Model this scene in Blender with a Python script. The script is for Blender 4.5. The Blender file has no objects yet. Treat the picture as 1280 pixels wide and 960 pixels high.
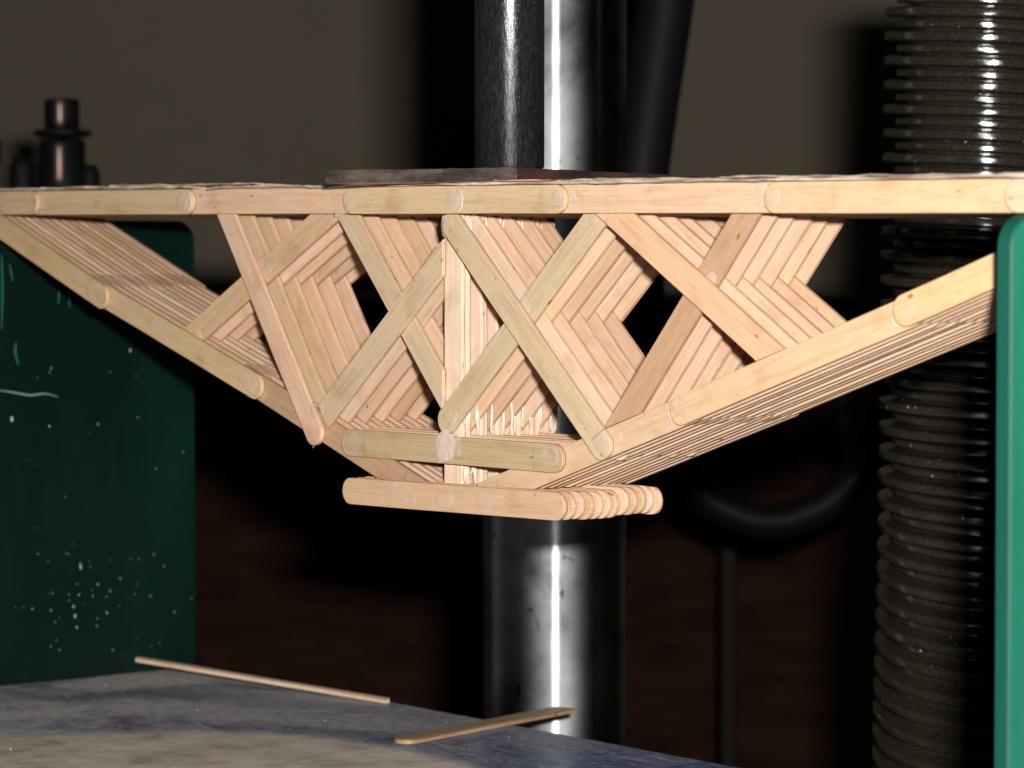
import bpy, bmesh, math, random
from mathutils import Vector, Matrix, noise as mnoise
random.seed(7)
S = 0.001                      # everything below is laid out in millimetres
Z0 = 1100.0                    # eye height above the floor
sc = bpy.context.scene
col = sc.collection

# ------------------------------------------------------------------ camera
F = 4000.0; YAW = math.radians(50); PITCH = math.radians(2.29); DIST = 1067.0
FW = Vector((-math.sin(YAW)*math.cos(PITCH), math.cos(YAW)*math.cos(PITCH), -math.sin(PITCH)))
RT = Vector((math.cos(YAW), math.sin(YAW), 0))
UP = RT.cross(FW)
CP = Vector((math.sin(YAW)*DIST, -math.cos(YAW)*DIST, Z0))
cam = bpy.data.cameras.new('camera'); co = bpy.data.objects.new('camera', cam); col.objects.link(co)
M = Matrix((RT, UP, -FW)).transposed().to_4x4(); M.translation = CP*S
co.matrix_world = M
cam.sensor_width = 36; cam.lens = F/1280*36; cam.clip_start = 0.01; cam.clip_end = 50
cam.dof.use_dof = True; cam.dof.focus_distance = 1.075; cam.dof.aperture_fstop = 20
sc.camera = co
# ------------------------------------------------------------------ light: the camera's own flash, up and right of the lens
w = bpy.data.worlds.new('World'); sc.world = w; w.use_nodes = True
w.node_tree.nodes['Background'].inputs[0].default_value = (1, .9, .78, 1)
w.node_tree.nodes['Background'].inputs[1].default_value = 0.002
fl = bpy.data.lights.new('camera_flash', 'AREA'); fl.shape = 'RECTANGLE'; fl.size = .034; fl.size_y = .018
fl.energy = 23.5; fl.color = (1, .97, .95)
fo = bpy.data.objects.new('camera_flash', fl); col.objects.link(fo)
M2 = M.copy(); M2.translation = (CP + RT*44 + UP*52 + FW*6)*S; fo.matrix_world = M2
sc.view_settings.view_transform = 'Standard'; sc.view_settings.look = 'None'
sc.view_settings.exposure = 0; sc.view_settings.gamma = 1
sc.cycles.max_bounces = 6

# ------------------------------------------------------------------ helpers
def ray(u, v): return FW + RT*((u-640)/F) + UP*((480-v)/F)
def onY(u, v, y): d = ray(u, v); return CP + d*((y-CP.y)/d.y)
def onX(u, v, x): d = ray(u, v); return CP + d*((x-CP.x)/d.x)
def onZ(u, v, z): d = ray(u, v); return CP + d*((z-CP.z)/d.z)
def onD(u, v, D): return CP + ray(u, v)*D
def tag(o, label=None, cat=None, group=None, kind=None):
    if label: o['label'] = label
    if cat: o['category'] = cat
    if group: o['group'] = group
    if kind: o['kind'] = kind
    return o
def empty(name, loc):
    o = bpy.data.objects.new(name, None); o.location = loc*S; o.empty_display_size = .02; col.objects.link(o); return o
def link(name, bm, mat, parent=None, mw=None, smooth=False):
    me = bpy.data.meshes.new(name)
    bmesh.ops.recalc_face_normals(bm, faces=bm.faces)
    bm.to_mesh(me); bm.free()
    if smooth: me.polygons.foreach_set('use_smooth', [True]*len(me.polygons))
    me.materials.append(mat)
    o = bpy.data.objects.new(name, me); col.objects.link(o)
    if mw is None: mw = Matrix.Identity(4)
    if parent is not None:
        o.parent = parent; o.matrix_parent_inverse = Matrix.Identity(4)
        pm = Matrix.Translation(parent.location) if parent.parent is None else parent['_']
        o.matrix_basis = (Matrix.Translation(parent.location).inverted()) @ mw
    else: o.matrix_world = mw
    return o
def extrude_poly(pts, t, bev=0.0):
    """closed outline in local (x,z) mm extruded over y 0..t, edges softened"""
    bm = bmesh.new()
    a = [bm.verts.new((p[0]*S, 0, p[1]*S)) for p in pts]
    f = bm.faces.new(a)
    r = bmesh.ops.extrude_face_region(bm, geom=[f])
    vs = [v for v in r['geom'] if isinstance(v, bmesh.types.BMVert)]
    bmesh.ops.translate(bm, verts=vs, vec=(0, t*S, 0))
    if bev > 0:
        es = [e for e in bm.edges if abs(e.verts[0].co.y - e.verts[1].co.y) < 1e-7]
        bmesh.ops.bevel(bm, geom=es, offset=bev*S, segments=1, affect='EDGES', clamp_overlap=True)
    return bm
def clip(poly, A, B, K):
    """keep the part of poly on K's side of the line AB"""
    def side(p): return (B[0]-A[0])*(p[1]-A[1]) - (B[1]-A[1])*(p[0]-A[0])
    s = 1 if side(K) > 0 else -1
    out = []
    for i in range(len(poly)):
        p, q = poly[i], poly[(i+1) % len(poly)]
        sp, sq = side(p)*s, side(q)*s
        if sp >= 0: out.append(p)
        if (sp > 0 and sq < 0) or (sp < 0 and sq > 0):
            k = sp/(sp-sq); out.append((p[0]+(q[0]-p[0])*k, p[1]+(q[1]-p[1])*k))
    res = []
    for p in out:
        if not res or (p[0]-res[-1][0])**2 + (p[1]-res[-1][1])**2 > 1e-4: res.append(p)
    return res

# ------------------------------------------------------------------ materials
def mat(name):
    m = bpy.data.materials.new(name); m.use_nodes = True
    nt = m.node_tree; return m, nt, nt.nodes['Principled BSDF']
def N(nt, t, **kw):
    n = nt.nodes.new(t)
    for k, v in kw.items():
        if k.startswith('i_'): n.inputs[k[2:].replace('_', ' ')].default_value = v
        else: setattr(n, k, v)
    return n
def ramp(nt, src, stops):
    r = nt.nodes.new('ShaderNodeValToRGB'); e = r.color_ramp.elements
    while len(e) < len(stops): e.new(0.5)
    for i, (p, c) in enumerate(stops):
        e[i].position = p; e[i].color = c if len(c) == 4 else (*c, 1)
    nt.links.new(src, r.inputs[0]); return r
def mix(nt, fac, a, b, mode='MIX'):
    m = nt.nodes.new('ShaderNodeMix'); m.data_type = 'RGBA'; m.blend_type = mode
    for sock, val in ((m.inputs[0], fac), (m.inputs[6], a), (m.inputs[7], b)):
        if isinstance(val, (int, float)): sock.default_value = val
        elif isinstance(val, tuple): sock.default_value = (*val, 1) if len(val) == 3 else val
        else: nt.links.new(val, sock)
    return m.outputs[2]
def tex(nt, kind, vec, scale, stretch=None, **kw):
    t = nt.nodes.new(kind); t.inputs['Scale'].default_value = scale
    if stretch:
        mp = nt.nodes.new('ShaderNodeMapping'); mp.inputs['Scale'].default_value = stretch
        nt.links.new(vec, mp.inputs[0]); vec = mp.outputs[0]
    nt.links.new(vec, t.inputs['Vector'])
    for k, v in kw.items(): t.inputs[k].default_value = v
    return t
def bump(nt, h, strength, dist, normal=None):
    b = nt.nodes.new('ShaderNodeBump'); b.inputs['Strength'].default_value = strength; b.inputs['Distance'].default_value = dist
    nt.links.new(h, b.inputs['Height'])
    if normal: nt.links.new(normal, b.inputs['Normal'])
    return b.outputs[0]

def wood_mat():
    m, nt, b = mat('birch_stick'); L = nt.links
    tc = N(nt, 'ShaderNodeTexCoord'); oi = N(nt, 'ShaderNodeObjectInfo')
    mul = N(nt, 'ShaderNodeVectorMath', operation='SCALE'); mul.inputs['Scale'].default_value = 3.7
    cx = N(nt, 'ShaderNodeCombineXYZ'); L.new(oi.outputs['Random'], cx.inputs[0]); L.new(oi.outputs['Random'], cx.inputs[2])
    L.new(cx.outputs[0], mul.inputs[0])
    add = N(nt, 'ShaderNodeVectorMath', operation='ADD'); L.new(tc.outputs['Object'], add.inputs[0]); L.new(mul.outputs[0], add.inputs[1])
    v = add.outputs[0]
    g = tex(nt, 'ShaderNodeTexNoise', v, 1, (55, 900, 1300), Detail=5, Roughness=.6)          # fine grain along the stick
    g2 = tex(nt, 'ShaderNodeTexNoise', v, 1, (16, 120, 260), Detail=3, Distortion=1.2)        # broad figure
    fl = tex(nt, 'ShaderNodeTexNoise', v, 1, (320, 1200, 1700), Detail=2)                     # short flecks
    bl = tex(nt, 'ShaderNodeTexNoise', v, 60, Detail=3)
    c = ramp(nt, g.outputs[0], [(.30, (.84, .78, .72)), (.48, (.97, .955, .94)), (.70, (1.04, 1.03, 1.02))])
    c2 = ramp(nt, g2.outputs[0], [(.34, (.91, .86, .80)), (.52, (1, 1, 1)), (.75, (1.06, 1.0, .95))])
    c3 = ramp(nt, fl.outputs[0], [(.28, (.76, .64, .52)), (.38, (1, 1, 1))])
    c4 = ramp(nt, bl.outputs[0], [(.28, (.80, .70, .62)), (.46, (1, 1, 1)), (.72, (1.04, .97, .93))])
    base = mix(nt, 1, oi.outputs['Color'], c.outputs[0], 'MULTIPLY')
    base = mix(nt, .8, base, c2.outputs[0], 'MULTIPLY')
    base = mix(nt, .6, base, c3.outputs[0], 'MULTIPLY')
    base = mix(nt, .75, base, c4.outputs[0], 'MULTIPLY')
    sp = tex(nt, 'ShaderNodeTexNoise', v, 1, (180, 420, 420), Detail=2)
    geo = N(nt, 'ShaderNodeSeparateXYZ'); L.new(tc.outputs['Normal'], geo.inputs[0])
    ab = N(nt, 'ShaderNodeMath', operation='ABSOLUTE'); L.new(geo.outputs[1], ab.inputs[0])
    edge = ramp(nt, ab.outputs[0], [(.3, (.93, .90, .88)), (.95, (1, 1, 1))])       # sawn edges painted darker, to tone down the light they catch
    base = mix(nt, 1, base, edge.outputs[0], 'MULTIPLY')
    # shadow groove between layers, painted as a dark line along the rear arris
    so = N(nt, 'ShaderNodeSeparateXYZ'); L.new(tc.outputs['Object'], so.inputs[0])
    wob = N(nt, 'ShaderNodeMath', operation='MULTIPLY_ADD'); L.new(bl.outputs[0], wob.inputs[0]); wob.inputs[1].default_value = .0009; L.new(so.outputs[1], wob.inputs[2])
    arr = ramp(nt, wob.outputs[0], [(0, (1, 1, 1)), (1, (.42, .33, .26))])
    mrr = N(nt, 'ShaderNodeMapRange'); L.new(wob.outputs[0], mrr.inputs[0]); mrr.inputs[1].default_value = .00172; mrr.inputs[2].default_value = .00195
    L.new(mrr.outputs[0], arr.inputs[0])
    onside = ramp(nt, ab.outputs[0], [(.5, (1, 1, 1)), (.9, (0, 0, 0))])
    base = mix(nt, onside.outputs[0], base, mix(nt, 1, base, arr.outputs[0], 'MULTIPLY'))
    knot = ramp(nt, sp.outputs[0], [(.265, (.40, .22, .11)), (.30, (1, 1, 1))])
    base = mix(nt, .8, base, knot.outputs[0], 'MULTIPLY')
    L.new(base, b.inputs['Base Color'])
    rr = ramp(nt, bl.outputs[0], [(.35, (.62,)*3), (.7, (.42,)*3)])
    L.new(rr.outputs[0], b.inputs['Roughness'])
    b.inputs['Specular IOR Level'].default_value = .3
    L.new(bump(nt, bl.outputs[0], .5, .0004, bump(nt, g.outputs[0], .45, .00022)), b.inputs['Normal'])
    return m
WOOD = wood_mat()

def glue_mat():
    m, nt, b = mat('dried_glue'); L = nt.links
    tc = N(nt, 'ShaderNodeTexCoord')
    n = tex(nt, 'ShaderNodeTexNoise', tc.outputs['Object'], 190, Detail=2)
    b.inputs['Base Color'].default_value = (.80, .66, .56, 1); b.inputs['Roughness'].default_value = .2
    b.inputs['Specular IOR Level'].default_value = .6
    a = ramp(nt, n.outputs[0], [(.36, (.0,)*3), (.62, (.42,)*3)])
    L.new(a.outputs[0], b.inputs['Alpha']); L.new(bump(nt, n.outputs[0], .7, .0005), b.inputs['Normal'])
    return m
GLUE = glue_mat()

def simple(name, color, rough=.5, metal=0, spec=.5, nscale=None, nstr=.3, ndist=.0005, var=None, stretch=None):
    m, nt, b = mat(name); L = nt.links
    b.inputs['Base Color'].default_value = (*color, 1); b.inputs['Roughness'].default_value = rough
    b.inputs['Metallic'].default_value = metal; b.inputs['Specular IOR Level'].default_value = spec
    if nscale:
        tc = N(nt, 'ShaderNodeTexCoord')
        n = tex(nt, 'ShaderNodeTexNoise', tc.outputs['Object'], nscale, stretch, Detail=5, Roughness=.65)
        L.new(bump(nt, n.outputs[0], nstr, ndist), b.inputs['Normal'])
        if var:
            r = ramp(nt, n.outputs[0], [(.35, color), (.65, var)]); L.new(r.outputs[0], b.inputs['Base Color'])
    return m

def paint_mat(name, base, dark, light, speck=1.0, rough=.32):
    m, nt, b = mat(name); L = nt.links
    tc = N(nt, 'ShaderNodeTexCoord'); v = tc.outputs['Object']
    n1 = tex(nt, 'ShaderNodeTexNoise', v, 9, (1, 1, .35), Detail=5, Roughness=.6)
    c = ramp(nt, n1.outputs[0], [(.3, dark), (.55, base), (.8, light)]).outputs[0]
    # drips: tall narrow streaks
    dr = tex(nt, 'ShaderNodeTexNoise', v, 1, (90, 90, 7), Detail=3)
    drr = ramp(nt, dr.outputs[0], [(.66, (0, 0, 0)), (.74, (1, 1, 1))])
    c = mix(nt, N(nt, 'ShaderNodeMath', operation='MULTIPLY').outputs[0], c, light)
    mm = c.node.inputs[0].links[0].from_node; L.new(drr.outputs[0], mm.inputs[0]); mm.inputs[1].default_value = .5
    # chips
    vo = tex(nt, 'ShaderNodeTexVoronoi', v, 240, (1, 1, .8)); vo.inputs['Randomness'].default_value = 1
    nz = tex(nt, 'ShaderNodeTexNoise', v, 18, Detail=3, Roughness=.6)
    thr = N(nt, 'ShaderNodeMapRange'); L.new(nz.outputs[0], thr.inputs[0])
    thr.inputs[1].default_value = .50; thr.inputs[2].default_value = .80; thr.inputs[3].default_value = .0; thr.inputs[4].default_value = .42*speck
    lt = N(nt, 'ShaderNodeMath', operation='LESS_THAN'); L.new(vo.outputs['Distance'], lt.inputs[0]); L.new(thr.outputs[0], lt.inputs[1])
    sepc = N(nt, 'ShaderNodeSeparateColor'); L.new(vo.outputs['Color'], sepc.inputs[0])
    gt = N(nt, 'ShaderNodeMath', operation='GREATER_THAN'); L.new(sepc.outputs[0], gt.inputs[0]); gt.inputs[1].default_value = .62
    m3 = N(nt, 'ShaderNodeMath', operation='MULTIPLY'); L.new(lt.outputs[0], m3.inputs[0]); L.new(gt.outputs[0], m3.inputs[1])
    c = mix(nt, m3.outputs[0], c, (.30, .36, .32))
    L.new(c, b.inputs['Base Color']); b.inputs['Roughness'].default_value = rough
    n2 = tex(nt, 'ShaderNodeTexNoise', v, 60, Detail=4)
    L.new(bump(nt, n2.outputs[0], .25, .0006), b.inputs['Normal'])
    return m
BEAD = simple('thick_set_glue', (.62, .47, .37), .3, spec=.5, nscale=400, nstr=.5, ndist=.0004)
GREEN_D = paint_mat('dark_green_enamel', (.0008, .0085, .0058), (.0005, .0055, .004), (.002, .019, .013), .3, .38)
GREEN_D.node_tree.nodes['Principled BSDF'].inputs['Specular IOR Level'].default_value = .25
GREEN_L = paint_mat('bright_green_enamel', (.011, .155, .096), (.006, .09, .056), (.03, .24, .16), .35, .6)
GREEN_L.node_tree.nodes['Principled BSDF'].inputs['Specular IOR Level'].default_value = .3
EDGE_L = paint_mat('shaded_green_edge_enamel', (.005, .075, .05), (.003, .05, .036), (.015, .12, .09), .35, .6)  # rim of the right plate: same green with shade put into the colour
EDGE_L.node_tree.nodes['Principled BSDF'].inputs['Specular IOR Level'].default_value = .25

def worn_ellipse(b_len=170):
    z = onX(0, 858, -340).z
    P0 = onZ(215, 912, z); P1 = onZ(560, 945, z); h_ = Vector((FW.x, FW.y, 0)).normalized()
    d = P1-P0; x1 = abs(d.dot(RT)); d1 = abs(d.dot(h_)); a_len = x1/math.sqrt(1-(1-d1/b_len)**2)
    return P0 - h_*b_len, a_len, b_len
def table_mat():
    m, nt, b = mat('scratched_blue_paint'); L = nt.links
    tc = N(nt, 'ShaderNodeTexCoord'); v = tc.outputs['Object']
    n = tex(nt, 'ShaderNodeTexNoise', v, 11, (1, 1, 1), Detail=7, Roughness=.68, Distortion=.6)
    dust = ramp(nt, n.outputs[0], [(.42, (0, 0, 0)), (.56, (1, 1, 1))])
    # dust lies thicker towards the plate at the left (world x)
    sx = N(nt, 'ShaderNodeSeparateXYZ'); L.new(v, sx.inputs[0])
    mr = N(nt, 'ShaderNodeMapRange'); L.new(sx.outputs[0], mr.inputs[0])
    mr.inputs[1].default_value = .0; mr.inputs[2].default_value = -.28; mr.inputs[3].default_value = .15; mr.inputs[4].default_value = 1.0
    mu = N(nt, 'ShaderNodeMath', operation='MULTIPLY_ADD'); L.new(dust.outputs[0], mu.inputs[0]); mu.inputs[1].default_value = .62; mu.inputs[2].default_value = .28
    mu2 = N(nt, 'ShaderNodeMath', operation='MULTIPLY'); L.new(mu.outputs[0], mu2.inputs[0]); L.new(mr.outputs[0], mu2.inputs[1])
    fine = tex(nt, 'ShaderNodeTexNoise', v, 260, Detail=4, Roughness=.75)
    blue = ramp(nt, fine.outputs[0], [(.35, (.012, .024, .08)), (.7, (.10, .15, .30))]).outputs[0]
    grey = ramp(nt, fine.outputs[0], [(.3, (.34, .32, .31)), (.7, (.76, .70, .64))]).outputs[0]
    c = mix(nt, mu2.outputs[0], blue, grey)
    # scratches
    for sc_, rot, th in ((40, .5, .012), (28, -1.0, .010), (55, 1.3, .012)):
        mp = N(nt, 'ShaderNodeMapping'); mp.inputs['Rotation'].default_value = (0, 0, rot); mp.inputs['Scale'].default_value = (.10, 1, 1)
        L.new(v, mp.inputs[0])
        vo = tex(nt, 'ShaderNodeTexVoronoi', mp.outputs[0], sc_); vo.feature = 'DISTANCE_TO_EDGE'
        r = ramp(nt, vo.outputs['Distance'], [(0, (1, 1, 1)), (th, (0, 0, 0))])
        msk = mix(nt, 1, r.outputs[0], ramp(nt, tex(nt, 'ShaderNodeTexNoise', v, 25).outputs[0], [(.5, (0, 0, 0)), (.62, (.6, .6, .6))]).outputs[0], 'MULTIPLY')
        c = mix(nt, msk, c, (.55, .6, .7))
    # an old bare patch worn through the paint
    C0, al, bl_ = worn_ellipse()
    sb = N(nt, 'ShaderNodeVectorMath', operation='SUBTRACT'); L.new(v, sb.inputs[0]); sb.inputs[1].default_value = C0*S
    rt = N(nt, 'ShaderNodeVectorRotate', rotation_type='Z_AXIS'); L.new(sb.outputs[0], rt.inputs['Vector']); rt.inputs['Angle'].default_value = -YAW
    sc3 = N(nt, 'ShaderNodeVectorMath', operation='MULTIPLY'); L.new(rt.outputs[0], sc3.inputs[0]); sc3.inputs[1].default_value = (1000/al, 1000/bl_, 0)
    ln = N(nt, 'ShaderNodeVectorMath', operation='LENGTH'); L.new(sc3.outputs[0], ln.inputs[0])
    en_ = tex(nt, 'ShaderNodeTexNoise', v, 35, Detail=5, Roughness=.7)
    ad = N(nt, 'ShaderNodeMath', operation='MULTIPLY_ADD'); L.new(en_.outputs[0], ad.inputs[0]); ad.inputs[1].default_value = .16; L.new(ln.outputs['Value'], ad.inputs[2])
    pmask = ramp(nt, ad.outputs[0], [(.5, (1, 1, 1)), (.53, (0, 0, 0))])
    mrp = N(nt, 'ShaderNodeMapRange'); L.new(ad.outputs[0], mrp.inputs[0]); mrp.inputs[1].default_value = 1.02; mrp.inputs[2].default_value = 1.09; mrp.inputs[3].default_value = 1; mrp.inputs[4].default_value = 0
    tan_ = ramp(nt, tex(nt, 'ShaderNodeTexNoise', v, 45, Detail=5, Roughness=.7).outputs[0], [(.32, (.40, .35, .30)), (.48, (.64, .55, .46)), (.66, (.80, .71, .61))]).outputs[0]
    c = mix(nt, mrp.outputs[0], c, tan_)
    # white crumbs
    vo = tex(nt, 'ShaderNodeTexVoronoi', v, 190)
    r = ramp(nt, vo.outputs['Distance'], [(.12, (1, 1, 1)), (.18, (0, 0, 0))])
    cl = ramp(nt, tex(nt, 'ShaderNodeTexNoise', v, 70, Detail=2).outputs[0], [(.55, (0, 0, 0)), (.62, (1, 1, 1))])
    c = mix(nt, mix(nt, 1, r.outputs[0], cl.outputs[0], 'MULTIPLY'), c, (.55, .55, .55))
    L.new(c, b.inputs['Base Color'])
    L.new(ramp(nt, n.outputs[0], [(.4, (.36,)*3), (.6, (.62,)*3)]).outputs[0], b.inputs['Roughness'])
    L.new(bump(nt, fine.outputs[0], .3, .0004), b.inputs['Normal'])
    return m

ANI = 0.25
def chrome_mat():
    m, nt, b = mat('ground_steel_column'); L = nt.links
    tc = N(nt, 'ShaderNodeTexCoord'); v = tc.outputs['Object']
    n = tex(nt, 'ShaderNodeTexNoise', v, 1, (26, 26, 22), Detail=5, Roughness=.6, Distortion=.4)
    sc2 = tex(nt, 'ShaderNodeTexNoise', v, 1, (60, 60, 1500), Detail=3)
    b.inputs['Metallic'].default_value = 1
    cc = ramp(nt, n.outputs[0], [(.36, (.12, .13, .12)), (.50, (.34, .36, .36)), (.70, (.52, .54, .54))]).outputs[0]
    st = tex(nt, 'ShaderNodeTexNoise', v, 1, (110, 110, 55), Detail=4, Roughness=.7, Distortion=1.5)
    cc = mix(nt, ramp(nt, st.outputs[0], [(.31, (1, 1, 1)), (.36, (0, 0, 0))]).outputs[0], cc, (.04, .04, .035))
    L.new(cc, b.inputs['Base Color'])
    L.new(ramp(nt, n.outputs[0], [(.36, (.42,)*3), (.62, (.27,)*3)]).outputs[0], b.inputs['Roughness'])
    L.new(bump(nt, sc2.outputs[0], .12, .0002), b.inputs['Normal'])
    tg = N(nt, 'ShaderNodeTangent'); tg.direction_type = 'RADIAL'; tg.axis = 'Z'; L.new(tg.outputs[0], b.inputs['Tangent'])
    b.inputs['Anisotropic'].default_value = .93; b.inputs['Anisotropic Rotation'].default_value = ANI
    g = N(nt, 'ShaderNodeBsdfAnisotropic'); g.distribution = 'BECKMANN'; g.inputs['Roughness'].default_value = .62; g.inputs['Anisotropy'].default_value = .35
    g2 = N(nt, 'ShaderNodeBsdfAnisotropic', distribution='BECKMANN'); g2.inputs['Roughness'].default_value = .37; g2.inputs['Anisotropy'].default_value = .76; g2.inputs['Rotation'].default_value = 0
    bn = bump(nt, sc2.outputs[0], .12, .0002); L.new(bn, g.inputs['Normal']); L.new(bn, g2.inputs['Normal'])
    L.new(tg.outputs[0], g2.inputs['Tangent']); L.new(cc, g2.inputs['Color']); g.inputs['Rotation'].default_value = 0
    L.new(tg.outputs[0], g.inputs['Tangent']); L.new(cc, g.inputs['Color'])
    big = tex(nt, 'ShaderNodeTexNoise', v, 1, (14, 14, 11), Detail=4, Roughness=.6, Distortion=.8)
    ms = N(nt, 'ShaderNodeMixShader'); L.new(ramp(nt, big.outputs[0], [(.4, (.42,)*3), (.6, (.72,)*3)]).outputs[0], ms.inputs[0])
    L.new(g2.outputs[0], ms.inputs[1]); L.new(g.outputs[0], ms.inputs[2]); L.new(ms.outputs[0], nt.nodes['Material Output'].inputs[0])
    return m

def speckle_black(name, base, rough, nscale, nstr, dist, stretch=None, metal=0, spec=.5, var=None):
    m, nt, b = mat(name); L = nt.links
    tc = N(nt, 'ShaderNodeTexCoord'); v = tc.outputs['Object']
    n = tex(nt, 'ShaderNodeTexNoise', v, nscale, stretch, Detail=4, Roughness=.7)
    L.new(bump(nt, n.outputs[0], nstr, dist), b.inputs['Normal'])
    c = ramp(nt, n.outputs[0], [(.4, base), (.75, var or tuple(x*1.8 for x in base))]).outputs[0]
    vo = tex(nt, 'ShaderNodeTexVoronoi', v, 260)
    r = ramp(nt, vo.outputs['Distance'], [(.07, (1, 1, 1)), (.11, (0, 0, 0))])
    cl = ramp(nt, tex(nt, 'ShaderNodeTexNoise', v, 45, Detail=2).outputs[0], [(.56, (0, 0, 0)), (.62, (1, 1, 1))])
    c = mix(nt, mix(nt, 1, r.outputs[0], cl.outputs[0], 'MULTIPLY'), c, (.5, .5, .48))
    L.new(c, b.inputs['Base Color'])
    b.inputs['Roughness'].default_value = rough; b.inputs['Metallic'].default_value = metal; b.inputs['Specular IOR Level'].default_value = spec
    if metal > .8:
        tg = N(nt, 'ShaderNodeTangent'); tg.direction_type = 'RADIAL'; tg.axis = 'Z'; L.new(tg.outputs[0], b.inputs['Tangent'])
        b.inputs['Anisotropic'].default_value = .8; b.inputs['Anisotropic Rotation'].default_value = ANI
    return m

# ------------------------------------------------------------------ the room behind
def quad(name, pts, m, parent=None):
    bm = bmesh.new(); bm.faces.new([bm.verts.new(p*S) for p in pts]); return link(name, bm, m, parent)
WALL = simple('beige_wall_paint', (.160, .132, .090), .8, nscale=6, nstr=.1, var=(.172, .142, .097))
Dw = 3000
c0 = CP + FW*Dw; c0.z = 0
bm = bmesh.new()
hb = Vector((FW.x, FW.y, 0)).normalized()
def cambox(name, u0, u1, v0, v1, D, depth, m, parent=None, zlo=None, bev=2):
    """box squared to the line of sight, given by its front outline and its real depth"""
    a = onD(u0, v0, D); b_ = onD(u1, v1, D)
    wdt = (u1-u0)*D/F; z1 = a.z; z0 = b_.z if zlo is None else zlo
    bm = bmesh.new(); bmesh.ops.create_cube(bm, size=1)
    bmesh.ops.scale(bm, vec=(wdt*S, depth*S, (z1-z0)*S), verts=bm.verts)
    bmesh.ops.bevel(bm, geom=bm.edges, offset=bev*S, segments=2, affect='EDGES')
    c = a + RT*(wdt/2) + hb*(depth/2); c.z = (z0+z1)/2
    mw = Matrix.Translation(c*S) @ Matrix.Rotation(YAW, 4, 'Z')
    return link(name, bm, m, parent, mw)
wl = cambox('wall', -2600, 3900, -2400, 500, Dw, 100, WALL, zlo=0); tag(wl, kind='structure')
FLOOR = simple('dark_concrete_floor', (.05, .045, .04), .7, nscale=8, var=(.07, .06, .05))
bm = bmesh.new(); bmesh.ops.create_grid(bm, x_segments=2, y_segments=2, size=3.6)
fl_ = link('floor', bm, FLOOR, None, Matrix.Translation(Vector((-700, 900, 0))*S)); tag(fl_, kind='structure')

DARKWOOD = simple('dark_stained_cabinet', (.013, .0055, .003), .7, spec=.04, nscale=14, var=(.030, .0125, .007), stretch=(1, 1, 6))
cab = empty('cabinet', onD(560, 640, 2500) * 1.0); tag(cab, 'dark brown cupboard in the shadows behind the bridge', 'cabinet')
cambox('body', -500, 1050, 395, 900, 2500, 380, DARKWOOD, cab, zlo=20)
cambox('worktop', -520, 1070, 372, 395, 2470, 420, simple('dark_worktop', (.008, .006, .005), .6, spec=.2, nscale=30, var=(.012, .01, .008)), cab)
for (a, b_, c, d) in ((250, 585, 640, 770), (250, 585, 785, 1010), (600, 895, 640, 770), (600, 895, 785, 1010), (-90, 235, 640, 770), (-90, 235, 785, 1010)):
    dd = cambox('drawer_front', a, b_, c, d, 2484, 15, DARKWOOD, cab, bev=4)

# lathe / tubes
def lathe(prof, n=48):
    """prof: (r,z) pairs in mm"""
    bm = bmesh.new(); rings = []
    for r, z in prof:
        rings.append([bm.verts.new((r*math.cos(2*math.pi*i/n)*S, r*math.sin(2*math.pi*i/n)*S, z*S)) for i in range(n)])
    for a, b_ in zip(rings, rings[1:]):
        for i in range(n): bm.faces.new((a[i], a[(i+1) % n], b_[(i+1) % n], b_[i]))
    bm.faces.new(rings[0][::-1]); bm.faces.new(rings[-1]); return bm
def tube(path, r, n=16, closed=False):
    bm = bmesh.new(); rings = []; P = [Vector(p) for p in path]
    up = Vector((0, 0, 1))
    prev = None
    for i, p in enumerate(P):
        t = (P[min(i+1, len(P)-1)] - P[max(i-1, 0)]).normalized()
        if prev is None:
            a = t.cross(Vector((.3, .8, .5))).normalized()
        else: a = (prev - t*prev.dot(t)).normalized()
        prev = a; b_ = t.cross(a)
        rr = r(i/(len(P)-1)) if callable(r) else r
        rings.append([bm.verts.new((p + a*rr*math.cos(2*math.pi*k/n) + b_*rr*math.sin(2*math.pi*k/n))*S) for k in range(n)])
    for a, b_ in zip(rings, rings[1:]):
        for i in range(n): bm.faces.new((a[i], a[(i+1) % n], b_[(i+1) % n], b_[i]))
    bm.faces.new(rings[0][::-1]); bm.faces.new(rings[-1]); return bm
def spline(pts, n):
    out = []; P = [pts[0]] + list(pts) + [pts[-1]]
    for i in range(1, len(P)-2):
        p0, p1, p2, p3 = (Vector(q) for q in P[i-1:i+3])
        for k in range(n):
            t = k/n
            out.append(.5*((2*p1) + (p2-p0)*t + (2*p0-5*p1+4*p2-p3)*t*t + (3*p1-p0-3*p2+p3)*t**3))
    out.append(Vector(pts[-1])); return out

RUB = simple('black_rubber', (.005, .005, .0055), .6, spec=.12, nscale=40, nstr=.15)
RUB2 = simple('dull_black_rubber', (.005, .0043, .0035), .5, spec=.07, nscale=40, nstr=.15)
h = link('hanging_hose', tube(spline([onD(u, v, 1650) for u, v in ((842, -160), (835, -20), (824, 60), (812, 140), (800, 230), (795, 330), (800, 430))], 10), 14.5, 24), RUB, smooth=True)
tag(h, 'thick black rubber hose hanging down beside the bright steel column', 'hose')
pts = [onD(u, v, 1900) for u, v in ((800, 470), (838, 560), (880, 620), (960, 652), (1040, 625), (1090, 560), (1112, 480), (1100, 400))]
h = link('looped_hose', tube(spline(pts, 10), 11, 24), RUB2, smooth=True)
tag(h, 'black hose sagging in a loop between the column and the ribbed hose', 'hose')
pipe = link('upright_pipe', lathe([(6, -600), (6, 0), (7.5, 1), (7.5, 14), (6, 15)], 24),
            simple('dull_grey_pipe', (.025, .02, .016), .7, spec=.1), None, Matrix.Translation(onD(911, 668, 2300)*S), True)
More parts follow.
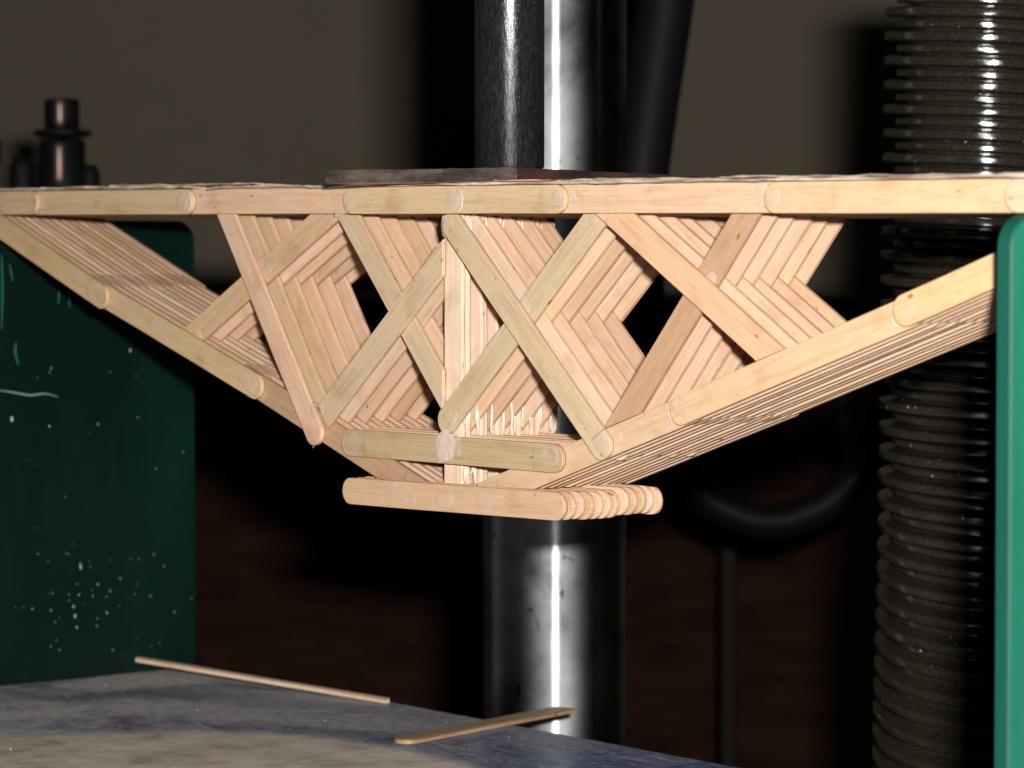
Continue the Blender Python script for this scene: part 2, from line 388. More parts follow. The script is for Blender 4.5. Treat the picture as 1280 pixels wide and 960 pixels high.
tag(pipe, 'slim grey upright pipe, out of focus beneath the hanging hose loop', 'pipe')

# blurred hydraulic valve at upper left
BLK = simple('black_oiled_iron', (.004, .004, .004), .6, spec=.15)
GLN = simple('glint_metal', (.24, .165, .14), .45, metal=.8)
Dv = 1750; sv = Dv/F
vb = onD(78, 236, Dv); va = empty('hydraulic_valve', vb); tag(va, 'blurred black valve with a wide flange poking up behind the left of the deck', 'valve')
T = lambda p: Matrix.Translation(p*S)
link('valve_body', lathe([(29*sv, -60), (29*sv, 58*sv), (25*sv, 62*sv)], 32), BLK, va, T(vb), True)
link('flange', lathe([(30*sv, 0), (37*sv, 2), (37*sv, 8*sv), (30*sv, 10*sv)], 28), BLK, va, T(vb+Vector((0, 0, 64*sv))))
link('stem', lathe([(22*sv, 0), (22*sv, 36*sv), (20*sv, 39*sv)], 32), BLK, va, T(vb+Vector((0, 0, 73*sv))), True)
for u, v, r, hh in ((28, 236, 16, 40), (112, 236, 13, 30)):
    link('port_fitting', lathe([(r*sv, -40), (r*sv, hh*sv*.7), (r*.6*sv, hh*sv)], 24), BLK, va, T(onD(u, v, Dv)), True)
for dz, hh, ro in ((6, 50, 29), (77, 34, 22)):  # pale metal strips added to stand for the glints on the valve
    link('glint_strip', lathe([(5.5*sv, 0), (7*sv, 3), (7*sv, hh*sv-3), (5.5*sv, hh*sv)], 16), GLN, va, T(vb+Vector((0, 0, dz*sv)) - hb*(ro*sv-3*sv) + RT*(0*sv)), True)
rk = onD(-14, 215, 1700)
kn = link('red_handle', lathe([(4, -40), (4, 0), (7, 6), (7, 16), (3, 20)], 24), simple('red_plastic', (.05, .004, .004), .5), None, T(rk), True)
kn.name = 'lever_knob'; tag(kn, 'small dark red knob at the left edge of the picture beside the blurred valve', 'knob')

# ------------------------------------------------------------------ the press
zt = onX(0, 858, -340).z            # height of the press table
cc = onD(693, 480, 1330)
colm = link('press_column', lathe([(90*1330/F, 100-Z0+Z0-0), (90*1330/F, 1900)], 96), chrome_mat(), None, T(Vector((cc.x, cc.y, 0))), True)
tag(colm, 'thick bright steel column standing behind the bridge and the table edge', 'column')

tb = empty('press_table', Vector((0, 0, zt))); tag(tb, 'blue painted steel press table with grey dust, holding the green plates', 'table')
e1 = onZ(483, 876, zt); e2 = onZ(930, 960, zt); ed = (e2-e1).normalized()
# inward normal (towards the camera)
en = Vector((ed.y, -ed.x, 0)); 
if en.dot(CP-e1) < 0: en = -en
A_ = e1 - ed*420; B_ = e1 + ed*520
bm = bmesh.new()
top = [A_, B_, B_+en*520, A_+en*520]
vs = [bm.verts.new((p - Vector((0, 0, 0)))*S) for p in top]
f = bm.faces.new(vs); r = bmesh.ops.extrude_face_region(bm, geom=[f])
bmesh.ops.translate(bm, verts=[g for g in r['geom'] if isinstance(g, bmesh.types.BMVert)], vec=(0, 0, -.030))
bmesh.ops.bevel(bm, geom=bm.edges, offset=.0012, segments=2, affect='EDGES')
link('table_top', bm, table_mat(), tb)
for q in (A_+ed*60+en*60, B_-ed*60+en*60, A_+ed*60+en*460, B_-ed*60+en*460):
    link('leg', lathe([(28, 0), (28, q.z-32)], 24), BLK, tb, T(Vector((q.x, q.y, 0))), True)
# green plates the deck rests on
def plate(name, x0, x1, y0, y1, z0, z1, rad, m, label, rb=6):
    pts = []
    for cx, cz, a0, rr in ((y1-rad, z1-rad, 0, rad), (y0+rad, z1-rad, 90, rad), (y0+rb, z0+rb, 180, rb), (y1-rb, z0+rb, 270, rb)):
        for k in range(9):
            a = math.radians(a0 + k*90/8); pts.append((cx-y0+rr*math.cos(a), cz-z0+rr*math.sin(a)))
    bm = extrude_poly(pts, x1-x0, .7)
    mw = Matrix.Translation(Vector((x1, y0, z0))*S) @ Matrix.Rotation(math.pi/2, 4, 'Z')   # local x -> +y, local y -> -x
    root = empty(name, Vector(((x0+x1)/2, (y0+y1)/2, z0)))
    link('plate', bm, m, root, mw); tag(root, label, 'steel plate', 'green plates carrying the bridge'); return root
xl = -340
yl = onX(245, 600, xl).y
ztopL = onX(200, 276, xl).z
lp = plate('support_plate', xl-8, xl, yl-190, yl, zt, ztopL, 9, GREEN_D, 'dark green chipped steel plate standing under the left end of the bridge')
yr = -22
pr = onY(1243, 600, yr); pr2 = onY(1263, 600, yr)
ztopR = onY(1272, 268, yr).z
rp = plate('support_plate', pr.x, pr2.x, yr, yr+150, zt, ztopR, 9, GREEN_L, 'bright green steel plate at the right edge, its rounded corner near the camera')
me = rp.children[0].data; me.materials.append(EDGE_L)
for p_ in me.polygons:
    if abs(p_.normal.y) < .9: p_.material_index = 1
# pale scratch and a few drips on the dark plate
SCR = simple('pale_scratch', (.22, .27, .25), .6)
def scratch(pts, r, parent=lp, m=SCR):
    P = spline([onX(u, v, xl) for u, v in pts], 6)
    bm = tube(P, lambda t: r*(.3+.7*math.sin(math.pi*min(max(t, .05), .95))), 6)
    link('paint_scratch', bm, m, parent)
scratch([(-8, 487), (14, 490), (38, 494), (56, 492), (72, 496)], .38)
DRP = simple('green_run', (.012, .10, .075), .3)
scratch([(2, 318), (3, 360), (2, 412)], .5, m=DRP); scratch([(20, 428), (19, 440), (23, 456)], .6, m=DRP); scratch([(12, 330), (16, 352)], .4, m=DRP)
scratch([(74, 362), (73, 380)], .4, m=DRP); scratch([(86, 366), (87, 384)], .4, m=DRP)
CH = simple('pale_chip', (.30, .36, .33), .6)
rc = random.Random(5)
spots = [(15, 524, .8), (62, 533, .45), (101, 708, .7), (92, 758, .55), (94, 770, .6), (96, 784, .5), (218, 765, .55), (163, 438, .45), (123, 530, .35), (64, 460, .3)]
for i in range(46):
    spots.append((rc.gauss(92, 38), rc.gauss(755, 55), rc.uniform(.12, .42)))
for i in range(30):
    spots.append((rc.uniform(2, 235), rc.uniform(460, 820), rc.uniform(.1, .28)))
bm = bmesh.new()
for u, v, r in spots:
    if not (0 < u < 240 and 380 < v < 828): continue
    c = onX(u, v, xl); n = 7; el = rc.uniform(.7, 2.2)
    ring = []
    for k in range(n):
        a = 2*math.pi*k/n; q = r*rc.uniform(.55, 1.1)
        ring.append(bm.verts.new((c + Vector((.02, math.cos(a)*q, math.sin(a)*q*el)))*S))
    mid = bm.verts.new((c + Vector((.25, 0, 0)))*S)
    for k in range(n): bm.faces.new((ring[k], ring[(k+1) % n], mid))
o = link('paint_chips', bm, CH, lp); o['kind'] = 'stuff'

# ------------------------------------------------------------------ the ribbed hose
RIB = speckle_black('ribbed_black_rubber', (.013, .011, .008), .12, 1100, .35, .00012, spec=.6, var=(.04, .033, .023))
Dh = 1290; pxm = F/Dh
pitch = 30.6/pxm; R = 128/pxm
zA = onD(1232, -60, Dh); 
path = []
ctrl = [onD(1236, -70, Dh-4), onD(1233, 150, Dh), onD(1228, 400, Dh+2), onD(1225, 620, Dh+6), onD(1220, 800, Dh+16), onD(1214, 1010, Dh+34)]
path = spline(ctrl, 14)
# arc length resample
Ls = [0]
for a, b_ in zip(path, path[1:]): Ls.append(Ls[-1] + (b_-a).length)
def at(s):
    for i in range(len(Ls)-1):
        if s <= Ls[i+1]:
            return path[i].lerp(path[i+1], (s-Ls[i])/(Ls[i+1]-Ls[i]))
    return path[-1]
def prof(ph):
    ph %= 1
    def hump(c, hw, hgt):
        d = abs((ph-c+.5) % 1 - .5)/hw
        return hgt*(1-d**8)**.4 if d < 1 else 0
    return .745 + max(hump(.25, .225, .255), hump(.74, .18, .135))
bm = bmesh.new(); nth = 96; spp = 34
steps = int(Ls[-1]/pitch*spp); prev = None; prevring = None
for i in range(steps+1):
    s = i*Ls[-1]/steps; c = at(s); t = (at(min(s+6, Ls[-1]))-at(max(s-6, 0))).normalized()
    a = RT - t*RT.dot(t); a.normalize(); b_ = t.cross(a)
    ring = []
    for k in range(nth):
        th = 2*math.pi*k/nth
        rr = R*prof(s/pitch + k/nth)*(1+.010*mnoise.noise(Vector((s*.15, k*.2, 3))))
        ring.append(bm.verts.new((c + (a*math.cos(th)+b_*math.sin(th))*rr)*S))
    if prevring:
        for k in range(nth): bm.faces.new((prevring[k], prevring[(k+1) % nth], ring[(k+1) % nth], ring[k]))
    prevring = ring
rh = link('ribbed_hose', bm, RIB, smooth=True)
tag(rh, 'thick ribbed shiny black hose standing upright behind the right end of the bridge', 'hose')

# ------------------------------------------------------------------ ram and steel plate
IRON = speckle_black('black_mill_scale', (.05, .05, .052), .29, 1000, .45, .00025, (1, 1, .3), metal=.85, spec=.5, var=(.15, .15, .155))
RUST = simple('rusty_steel_edge', (.075, .055, .047), .36, metal=.6, nscale=60, nstr=.8, ndist=.001, var=(.22, .165, .14), stretch=(1, 1, 4))
Dc = DIST - 6
# near corner of the plate is over the front edge of the deck
pc = onY(645, 226.5, -3.5)
TH = 4.6
ld = -RT*math.cos(math.radians(30)) + hb*math.sin(math.radians(30))      # left face direction
rd = RT*math.sin(math.radians(30)) + hb*math.cos(math.radians(30))       # right face direction
L1, L2 = 76, 176
pp = [pc, pc+rd*L2, pc+rd*L2+ld*L1, pc+ld*L1]
bm = bmesh.new(); vs = [bm.verts.new(p*S) for p in pp]; f = bm.faces.new(vs)
r = bmesh.ops.extrude_face_region(bm, geom=[f]); bmesh.ops.translate(bm, verts=[g for g in r['geom'] if isinstance(g, bmesh.types.BMVert)], vec=(0, 0, TH*S))
bmesh.ops.bevel(bm, geom=bm.edges, offset=.0007, segments=2, affect='EDGES')
bmesh.ops.subdivide_edges(bm, edges=[e for e in bm.edges if e.calc_length() > .03], cuts=26, use_grid_fill=True)
for v_ in bm.verts:
    q = v_.co/S
    d_ = mnoise.noise(q*.16)*.55 + mnoise.noise(q*.5)*.3
    cdir = (v_.co - ((pp[0]+pp[2])/2 + Vector((0, 0, TH/2)))*S); cdir.z = 0; cdir.normalize()
    v_.co += cdir*d_*.0006*1.5
    v_.co.z += mnoise.noise(q*.2+Vector((9, 0, 0)))*.00035 if v_.co.z > (pp[0].z+TH*.5)*S else abs(mnoise.noise(q*.2))*.0002
o = link('loading_plate', bm, RUST); o.data.materials.append(simple('shaded_steel_edge', (.030, .022, .02), .5, metal=.3, nscale=60, nstr=.6, var=(.10, .05, .035), stretch=(1, 1, 4)))  # right-hand faces made darker, their shade put into the colour
for p_ in o.data.polygons:
    if p_.normal.dot(RT) > .6 and abs(p_.normal.z) < .5: p_.material_index = 1
tag(o, 'rusty dark steel loading plate lying on the deck beneath the black ram', 'steel plate')
rc_ = (pp[0]+pp[2])/2
rcx = onD(637, 205, 1094)
ramc = Vector((rcx.x, rcx.y, pc.z+TH))
ram = link('press_ram', lathe([(43.5*1094/F-1, 0), (43.5*1094/F, 1.2), (43.5*1094/F, 260)], 64), IRON, None, T(ramc), True)
tag(ram, 'black round steel ram pressing down on the loading plate', 'press ram')

# ------------------------------------------------------------------ the bridge
br = empty('stick_bridge', onY(566, 632, 20)); tag(br, 'wooden craft stick truss bridge with crossed diagonals and a pointed belly', 'model bridge')
TT = 1.925; PP = 4*TT; W = 9.5
PALE = (.66, .49, .345); PINK = (.67, .48, .355); GRN = (.58, .47, .325); TAN = (.60, .435, .275); BRN = (.46, .31, .20); WHT = (.70, .55, .42)
def pick(r=random):
    a = r.choice((PALE, PALE, PINK, PINK, WHT, TAN, PALE, PINK)); k = r.uniform(.9, 1.08)
    return tuple(x*k*r.uniform(.975, 1.025) for x in a)
def outline(L, w, e0, e1):
    def end(kind):
        if kind == 'round':
            r = w/2; return [(r*.95 - r*.95*math.cos(math.radians(a)), r*math.sin(math.radians(a))) for a in range(-90, 91, 15)]
        return [(0, -w/2), (0, w/2)]
    A = end(e0); B = [(L-x, z) for x, z in end(e1)][::-1]
    # A goes bottom->top at x~0 ; then along top to B (top->bottom)
    side = []
    return A + [(L*.33, w/2+random.uniform(-.12, .12)), (L*.66, w/2+random.uniform(-.12, .12))] + B + [(L*.66, -w/2+random.uniform(-.12, .12)), (L*.33, -w/2+random.uniform(-.12, .12))]
ALL = []
def stick(name, a, b, p, k=0, ends='rr', clips=(), tint=None, w=W, jit=.5, tilt=0.0, zoff=0.0, thick=TT, parent=br, pp=None):
    """a, b: centreline tips as seen on layer p of the front truss; k: which truss; repeats share real x,z"""
    yf = p*TT; yp = yf if pp is None else pp*TT
    A = onY(*a, yp); B = onY(*b, yp)
    j = 0 if k == 0 else jit
    dz = -tilt*(k*PP+yf) + zoff
    dA = Vector((random.uniform(-j, j), 0, random.uniform(-j, j))); dB = Vector((random.uniform(-j, j), 0, random.uniform(-j, j)))
    A = A+dA; B = B+dB
    d = B-A; L = d.length; ang = math.atan2(d.z, d.x)
    ca, sa = math.cos(ang), math.sin(ang)
    def loc(P): x, z = P.x-A.x, P.z-A.z; return (x*ca+z*sa, -x*sa+z*ca)
    poly = outline(L, w*random.uniform(.985, 1.01) if k else w, 'round' if ends[0] == 'r' else 'sq', 'round' if ends[1] == 'r' else 'sq')
    for ca_, cb_, ck_ in clips:
        poly = clip(poly, loc(onY(*ca_, yp)), loc(onY(*cb_, yp)), loc(onY(*ck_, yp)))
        if len(poly) < 3: return None
    if (poly[0][0]-poly[-1][0])**2+(poly[0][1]-poly[-1][1])**2 < 1e-4: poly.pop()
    bm = extrude_poly(poly, thick-.12, .14)
    yy = k*PP + yf + (random.uniform(-.05, .05) if k else 0)
    mw = Matrix.Translation(Vector((A.x, yy, A.z+dz))*S) @ Matrix.Rotation(-ang, 4, 'Y')
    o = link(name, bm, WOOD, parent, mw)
    c = tint or pick()
    g_ = c[0]*.5+c[1]*.35+c[2]*.15
    o.color = (*[(x*.94+g_*.06)*q for x, q in zip(c, (1, .95, .89))], 1)
    return o

TOPCLIP = ((0, 244), (1280, 236), (600, 500))
ROWTOP = ((430, 597), (704, 614), (560, 300))
VLEFT = ((553, 200), (553, 700), (400, 400))
ARIGHT = ((295, 268), (407, 530), (600, 400))
# lines used for butt cuts
def off(p, q, dz):  # shift a pixel line vertically
    return (p[0], p[1]+dz), (q[0], q[1]+dz)
R1 = ((600, 621), (878, 503.5)); R2 = ((838, 518), (1152, 383)); R3 = ((1117, 394), (1330, 299))
Lc1 = ((296, 466), (580, 651)); Lc2 = ((104, 354), (326, 488)); Lc3 = ((-70, 235), (133, 376))
r1t = off(*R1, -20); r2t = off(*R2, -21)
CLEFT = ((422, 277), (548, 505), (700, 300))
NT = 6
for k in range(NT):
    f = k == 0
    J = 1
    # a layer (front) diagonals
    stick('diagonal_stick', (271, 240), (397, 554), 0, k, 'rr', [TOPCLIP], PINK if f else None, jit=.5)
    stick('diagonal_stick', (396, 530), (577, 290), 0, k, 'rs', [TOPCLIP, VLEFT, ARIGHT], GRN if f else None)
    stick('diagonal_stick', (556, 270), (759, 570), 0, k, 'rr', [TOPCLIP], (.59, .475, .325) if f else None)
    stick('diagonal_stick', (750, 251), (1010, 488), 0, k, 'ss', [TOPCLIP, (*r2t, (900, 300))], (.68, .455, .285) if f else None)
    # b layer (behind it)
    stick('diagonal_stick', (226, 432), (427, 251), 1, k, 'ss', [TOPCLIP, ((422, 277), (548, 505), (300, 330))], TAN if f else None)
    stick('diagonal_stick', (424, 251), (578, 535), 1, k, 'ss', [TOPCLIP, VLEFT], (.58, .47, .325) if f else None)
    stick('diagonal_stick', (550, 536), (760, 250), 1, k, 'rs', [TOPCLIP], (.57, .475, .325) if f else None)
    stick('diagonal_stick', (945, 245), (752, 567), 1, k, 'ss', [TOPCLIP, (*r1t, (800, 300))], (.48, .32, .20) if f else None)
    # upright bundle
    for p in (2, 3):
        jx = random.uniform(-2.2, 2.2) if not (f and p == 2) else 0
        stick('upright_stick', (566+jx, 262), (566+jx, 640), p, k, 'ss', [((0, 268.5), (1280, 267), (600, 500)), ROWTOP], (.76, .62, .50) if random.random() < .75 else PINK, jit=.3, w=W*random.uniform(.96, 1.03), pp=2)
    # bottom chord: three lapped lengths a side
    for p, (a, b), e in ((1, Lc1, 'rs'), (3, Lc1, 'rs'), (0, Lc2, 'rr'), (2, Lc2, 'rr'), (-1, Lc3, 'sr'), (1, Lc3, 'sr')):
        if p == -1 and k > 0: continue
        stick('bottom_chord_stick', a, b, p, k, e, [ROWTOP, TOPCLIP], {(1): BRN if a == Lc1[0] else (.58, .44, .26), 0: (.58, .45, .27), -1: (.57, .44, .25)}.get(p) if f else None, jit=.22, pp={Lc1: 1, Lc2: 0, Lc3: -1}[(a, b)])
    if True:
        stick('bottom_chord_stick', *Lc3, 3, k, 'sr', [ROWTOP, TOPCLIP], None, jit=.22, pp=-1)
    for p, (a, b), e in ((1, R1, 'sr'), (3, R1, 'sr'), (0, R2, 'rr'), (2, R2, 'rr'), (-1, R3, 'rs'), (1, R3, 'rs'), (3, R3, 'rs')):
        if p == -1 and k > 0: continue
        RC = ((pr.x-.3),)
        cl = [ROWTOP] if a == R1[0] else []
        if a == R3[0]: cl = [((1249.5, 0), (1249.5, 900), (1000, 400))] if False else []
        stick('bottom_chord_stick', a, b, p, k, e, cl, {1: (.62, .46, .30), 0: (.63, .47, .29), -1: (.66, .46, .25)}.get(p) if f else None, jit=.22, pp={R1: 1, R2: 0, R3: -1}[(a, b)])
    # cross tie and the bottom row
    stick('tie_stick', (427, 552.5), (703, 574), 0, k, 'rr', [], (.47, .375, .225) if f else None)
    for p in (-1, 1):
        stick('bottom_row_stick', (428, 613), (705, 634), p, k, 'rr', [], (.58, .42, .27) if (f and p == -1) else None, jit=.5, w=9.3, pp=-1)
    # top chord
    bounds = [-150, 76, 322, 585, 855, 1120, 1420] if k % 2 == 0 else [-150, -20, 200, 450, 715, 985, 1260, 1420]
    if f: bounds = [-150, 110, 600, 1110, 1420]
    for p in (-1, 2):
        for a, b in zip(bounds, bounds[1:]):
            ya = 254-(a+20)*9.5/1320; yb = 254-(b+20)*9.5/1320
            dcl = []
            stick('top_chord_stick', (a, ya), (b, yb), p, k, 'ss', [], PALE if f else None, tilt=.03, w=9.4, jit=.15, pp=-1)
def topy(u): return 254-(u+20)*9.5/1320
for a, b, e, p, tn in ((14, 241, 'rr', -2, (.56, .45, .29)), (-190, 46, 'sr', -3, (.56, .44, .28)), (429, 706, 'rr', -2, (.60, .47, .295)), (955, 1330, 'rs', -2, (.66, .47, .29)), (1256, 1420, 'rs', -3, (.62, .47, .33))):
    stick('top_chord_stick', (a, topy(a)), (b, topy(b)), p, 0, e, [], tn, w=9.4)
# the last laminations at the back
for a, b in ((Lc2), (R2)): pass

# ------------------------------------------------------------------ deck strips
m, nt, b = mat('peeling_deck_card'); L = nt.links
tc = N(nt, 'ShaderNodeTexCoord')
n = tex(nt, 'ShaderNodeTexNoise', tc.outputs['Object'], 1, (60, 200, 900), Detail=4)
L.new(ramp(nt, n.outputs[0], [(.35, (.22, .155, .115)), (.55, (.42, .33, .25)), (.72, (.62, .53, .43))]).outputs[0], b.inputs['Base Color'])
L.new(bump(nt, n.outputs[0], .6, .0005), b.inputs['Normal']); b.inputs['Roughness'].default_value = .55
DECK = m
def deckstrip(u0, u1, lift0, lift1, th, seed, y0=-6.3, y1=44.5, curl=0.0):
    x0 = onY(u0, topy(u0), -5).x; x1 = onY(u1, topy(u1), -5).x
    nx = max(8, int((x1-x0)/3)); bm = bmesh.new()
    za = onY(u0, topy(u0), -TT).z + 4.7; zb = onY(u1, topy(u1), -TT).z + 4.7
    ys = [y0, y0+1.2, y0+4, 10, 25, y1]
    g = []
    for s in (0, 1):
        rows = []
        for i in range(nx+1):
            t = i/nx; x = x0+(x1-x0)*t; row = []
            for j, y in enumerate(ys):
                nz = mnoise.noise(Vector((x*.045, seed, y*.02)))*.5 + mnoise.noise(Vector((x*.21, seed+5, s*.7)))*.28
                edge = max(0, 1-(y-y0)/5)
                z = za+(zb-za)*t + lift0+(lift1-lift0)*t + .15 + edge*nz*1.2 - .03*(y+2)
                if s: z += th*(1+.35*edge*mnoise.noise(Vector((x*.3, seed+9, 1))))
                z += curl*edge*max(0, 1-(x-x0)/9)
                yy = y + (edge*mnoise.noise(Vector((x*.12, seed+2, 0)))*.9 if j == 0 else 0)
                row.append(bm.verts.new((x*S, yy*S, z*S)))
            rows.append(row)
        g.append(rows)
    m_ = len(ys)
    for i in range(nx):
        for j in range(m_-1):
            bm.faces.new((g[0][i][j], g[0][i][j+1], g[0][i+1][j+1], g[0][i+1][j]))
            bm.faces.new((g[1][i][j], g[1][i+1][j], g[1][i+1][j+1], g[1][i][j+1]))
        for j in (0, m_-1): bm.faces.new((g[0][i][j], g[0][i+1][j], g[1][i+1][j], g[1][i][j]))
    for i in (0, nx):
        for j in range(m_-1): bm.faces.new((g[0][i][j], g[1][i][j], g[1][i][j+1], g[0][i][j+1]))
    return link('deck_strip', bm, DECK, br)
deckstrip(-160, 232, 0, .1, 1.0, 1.0)
deckstrip(140, 330, 1.05, .9, .6, 2.0)
deckstrip(264, 640, -.15, -.1, .9, 3.0, y0=-6.9, curl=-.3)
deckstrip(600, 905, .35, .45, 1.0, 4.0, y0=-5.9)
deckstrip(560, 1420, -.2, .1, .8, 5.0, y0=-6.7)
deckstrip(880, 1420, .9, .9, .5, 6.0)
# red paper between plate and deck
q0 = onY(425, 227.3, -7.5); q1 = onY(692, 225.4, -7.5)
bm = bmesh.new(); nx = 50; g = []
for i in range(nx+1):
    t = i/nx; row = []
    for s in (0, 1):
        for y in (-7.6+.8*mnoise.noise(Vector((i*.3, 0, 0))), 30):
            z = q0.z+(q1.z-q0.z)*t - .35 + .35*mnoise.noise(Vector((i*.25, 2, 0))) + s*.3
            row.append(bm.verts.new(((q0.x+(q1.x-q0.x)*t)*S, y*S, z*S)))
    g.append(row)
for a, c in zip(g, g[1:]):
    bm.faces.new((a[0], a[1], c[1], c[0])); bm.faces.new((a[2], c[2], c[3], a[3])); bm.faces.new((a[0], c[0], c[2], a[2])); bm.faces.new((a[1], a[3], c[3], c[1]))
bm.faces.new((g[0][0], g[0][2], g[0][3], g[0][1])); bm.faces.new((g[-1][0], g[-1][1], g[-1][3], g[-1][2]))
o = link('red_paper', bm, simple('red_paper', (.42, .012, .012), .6)); tag(o, 'thin red paper pinched between the loading plate and the deck', 'paper')

# ------------------------------------------------------------------ glue smears on the joints
def glue(u, v, y, ru, rv, h=.35, ang=0, seed=0, m=None):
    c = onY(u, v, y); s = F/((c-CP).dot(FW)); ru /= s*math.cos(YAW); rv /= s
    bm = bmesh.new(); n = 18; rg = []
    rr = random.Random(seed*17+3)
    for ring, (q, hh) in enumerate(((1, -.05), (.92, .4), (.6, .85), (.28, 1))):
        vs_ = []
        for k in range(n):
            a = 2*math.pi*k/n; f = 1+.28*mnoise.noise(Vector((math.cos(a)*1.6, math.sin(a)*1.6, seed*3.1)))
            x, z = ru*q*f*math.cos(a), rv*q*f*math.sin(a)
            x, z = x*math.cos(ang)-z*math.sin(ang), x*math.sin(ang)+z*math.cos(ang)
            vs_.append(bm.verts.new(((c.x+x)*S, (y-h*hh)*S, (c.z+z)*S)))
        rg.append(vs_)
    for a, b_ in zip(rg, rg[1:]):
        for k in range(n): bm.faces.new((a[k], a[(k+1) % n], b_[(k+1) % n], b_[k]))
    bm.faces.new(rg[-1])
    link('glue_smear', bm, m or GLUE, br, smooth=True)
T2 = -2*TT; T1 = -TT
G = [(46, 250, T2, 7, 13), (228, 252, T2, 9, 12), (248, 251, T1, 8, 13), (436, 250, T2, 8, 13), (424, 266, T1, 7, 4), (566, 250, T2, 13, 14), (577, 240, T2, 7, 5),
     (697, 250, T2, 9, 12), (712, 249, T1, 9, 13), (966, 246, T2, 9, 13), (950, 246, T1, 7, 14), (1264, 244, T2, 8, 14),
     (118, 364, T1, 14, 12), (136, 378, 0, 6, 9), (310, 478, 0, 13, 12), (326, 492, TT, 7, 9), (333, 340, TT, 8, 12), (316, 376, TT, 6, 8), (396, 512, 0, 10, 12),
     (245, 420, TT, 9, 7), (440, 552, 0, 10, 12), (552, 562, 0, 11, 17), (566, 558, 0, 11, 18), (685, 571, 0, 13, 13), (710, 573, TT, 8, 10), (752, 552, 0, 12, 14), (772, 548, TT, 7, 10),
     (560, 285, 0, 8, 14), (563, 520, TT, 9, 12), (655, 384, TT, 8, 12), (497, 404, TT, 8, 10), (612, 625, T1, 18, 12), (500, 615, T1, 22, 12), (556, 622, T1, 12, 14),
     (852, 510, 0, 12, 11), (1130, 386, T1, 12, 13), (888, 348, TT, 8, 8), (765, 276, 0, 8, 8), (742, 276, TT, 7, 7)]
for i, gsp in enumerate(G): glue(*gsp, seed=i, ang=random.uniform(-.3, .3))
SKIN = simple('pale_glue_skin', (.66, .54, .46), .28, spec=.5, nscale=350, nstr=.7, ndist=.0005, var=(.60, .45, .35))
glue(556, 282, 2*TT, 5, 16, .5, 0, 71, SKIN); glue(556, 557, 0, 13, 20, .25, 0, 72, SKIN); glue(424, 266, 0, 8, 4, .4, .3, 73, SKIN)
def arc(u, v, y, a0, a1, rad=4.8, th=.24, m=None):
    c = onY(u, v, y); P = []
    for i in range(13):
        a = math.radians(a0+(a1-a0)*i/12); q = rad*(1+.04*mnoise.noise(Vector((i*.7, u*.1, 0))))
        P.append(c + Vector((math.cos(a)*q, -.05, math.sin(a)*q)))
    link('glue_bead', tube(P, lambda t: th*(.35+.65*math.sin(math.pi*min(max(t, .05), .95)))*(1+.3*mnoise.noise(Vector((t*5, u*.3, 1)))), 8), m or SKIN, br, smooth=True)
for u, v, y, a0, a1 in ((35, 253, T2, -80, 80), (230, 252, T2-.0, -85, 85), (694, 249, T2+TT, -85, 85), (567, 250, T2, -75, 75), 
                        (122, 366, T1+TT, -120, 40), (313, 480, TT, -120, 45), (386, 545, TT, -60, 20), (751, 557, TT, -100, 35), (691, 573, TT, -90, 80),
                        (562, 521, 2*TT, 150, 300), (849, 512, TT, 190, 250), (1128, 389, T1+TT, 200, 270), (966, 247, T1, 100, 170), (440, 250, T1, 200, 250)):
    arc(u, v, y, a0, a1)
PEN = simple('pencil_line', (.16, .13, .10), .6)
for (u0, v0), (u1, v1), y in (((455, 538), (455, 568), 0), ((667, 556), (667, 589), 0), ((509, 588), (505, 600), TT), ((621, 603), (623, 612), TT), ((757, 535), (741, 549), 0)):
    a, c = onY(u0, v0, y-.03), onY(u1, v1, y-.03)
    link('pencil_mark', tube([a, (a+c)/2, c], .13, 6), PEN, br)
# thick glue beads on the side of the upright bundle (its right face)
rg_ = random.Random(11)
xs_ = onY(579, 400, 2*TT).x
for k in range(NT):
    for zone, (v0, v1) in enumerate(((272, 300), (505, 540), (582, 600))):
        for _ in range(3):
            y = k*PP + rg_.uniform(.3 if k else 2.3, 3.9)*TT
            za, zb = onY(570, v0+rg_.uniform(-2, 2), 0).z, onY(570, v1+rg_.uniform(-10, 8), 0).z
            bm = tube(spline([Vector((xs_+rg_.uniform(0, .5), y, za)), Vector((xs_+rg_.uniform(.2, .7), y+rg_.uniform(-.8, .8), (za+zb)/2)), Vector((xs_, y, zb))], 5),
                      (lambda s0: (lambda t: .2+.5*math.sin(math.pi*min(max(t, .06), .94))*s0))(rg_.uniform(.6, 1.15)), 8)
            link('glue_bead', bm, BEAD, br, smooth=True)
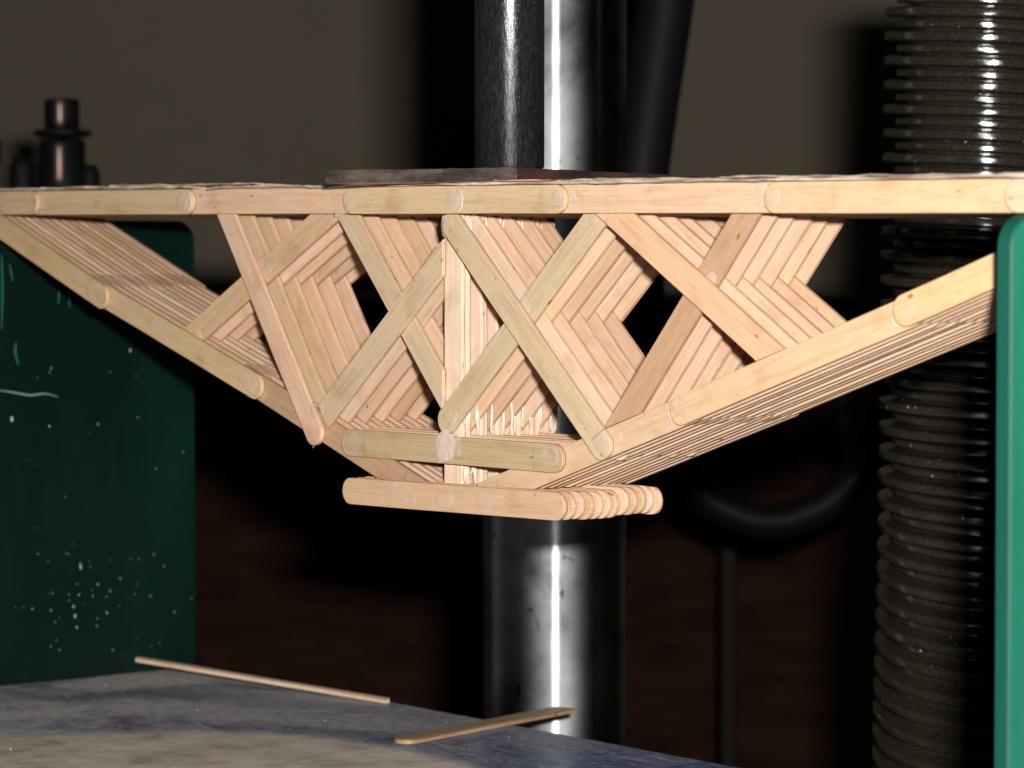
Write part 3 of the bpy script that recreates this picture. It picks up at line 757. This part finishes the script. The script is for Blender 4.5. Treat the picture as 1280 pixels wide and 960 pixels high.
# ragged glue along the chord flanks
def bead_line(a, b, y0, y1, n, seed):
    r_ = random.Random(seed)
    for i in range(n):
        t = i/(n-1); y = y0+(y1-y0)*t
        A = onY(a[0], a[1], 0); d = onY(b[0], b[1], 0)-A
        p = A + d*r_.uniform(.0, 1.0); p.y = y
        q = p + Vector((d.x, 0, d.z))*.35
        bm = tube(spline([p, (p+q)/2+Vector((0, 0, r_.uniform(-.3, .3))), q], 4), lambda t: .2+.5*math.sin(math.pi*min(max(t, .06), .94)), 7)
        link('glue_bead', bm, GLUE, br, smooth=True)
bead_line((850, 530), (905, 506), 2, 44, 11, 1); bead_line((1125, 408), (1180, 384), 2, 44, 11, 2); bead_line((118, 350), (140, 364), 2, 44, 12, 3)
bead_line((305, 462), (330, 478), 2, 30, 8, 4)

# ------------------------------------------------------------------ loose sticks on the table
def loose(a, b, wd, th, tint, label, ends='rr', zl=.25, lean=False):
    A = onX(*a, xl+1.2) if lean else onZ(*a, zt+zl); B = onZ(*b, zt+zl); d = B-A; L = d.length
    poly = outline(L, wd, 'round' if ends[0] == 'r' else 'sq', 'round' if ends[1] == 'r' else 'sq')
    bm = extrude_poly(poly, th, .15)
    mw = Matrix.Translation(A*S) @ Matrix.Rotation(math.atan2(d.y, d.x), 4, 'Z') @ Matrix.Rotation(-math.atan2(d.z, math.hypot(d.x, d.y)), 4, 'Y') @ Matrix.Rotation(math.pi/2, 4, 'X')
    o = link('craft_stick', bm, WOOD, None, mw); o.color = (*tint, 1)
    tag(o, label, 'craft stick'); return o
loose((172, 827), (484, 879), 2.6, 2.0, (.78, .64, .50), 'thin pale wood splinter on the blue table, one end against the dark green plate', 'ss', lean=True)
loose((499, 930), (706, 890), 9.5, 1.9, (.36, .27, .165), 'brown craft stick lying on the table in front of the steel column', 'rs')

rc2 = random.Random(21)
bm = bmesh.new()
for i in range(170):
    u, v = rc2.uniform(-20, 940), rc2.uniform(845, 958)
    p = onZ(u, v, zt)
    if (p-e1).dot(en) < 4: continue
    r_ = rc2.uniform(.08, .28) if rc2.random() < .93 else rc2.uniform(.35, .6); a0 = rc2.random()*6; l_ = rc2.uniform(1, 2.6)
    base = [bm.verts.new((p + Vector((math.cos(a0+k*2.094)*r_*l_, math.sin(a0+k*2.094)*r_, .02)))*S) for k in range(3)]
    tip = bm.verts.new((p + Vector((0, 0, r_*.9)))*S)
    for k in range(3): bm.faces.new((base[k], base[(k+1) % 3], tip))
o = link('crumbs', bm, simple('pale_crumb', (.42, .39, .35), .8)); tag(o, 'fine pale crumbs and dust scattered over the blue table', 'crumbs', kind='stuff')
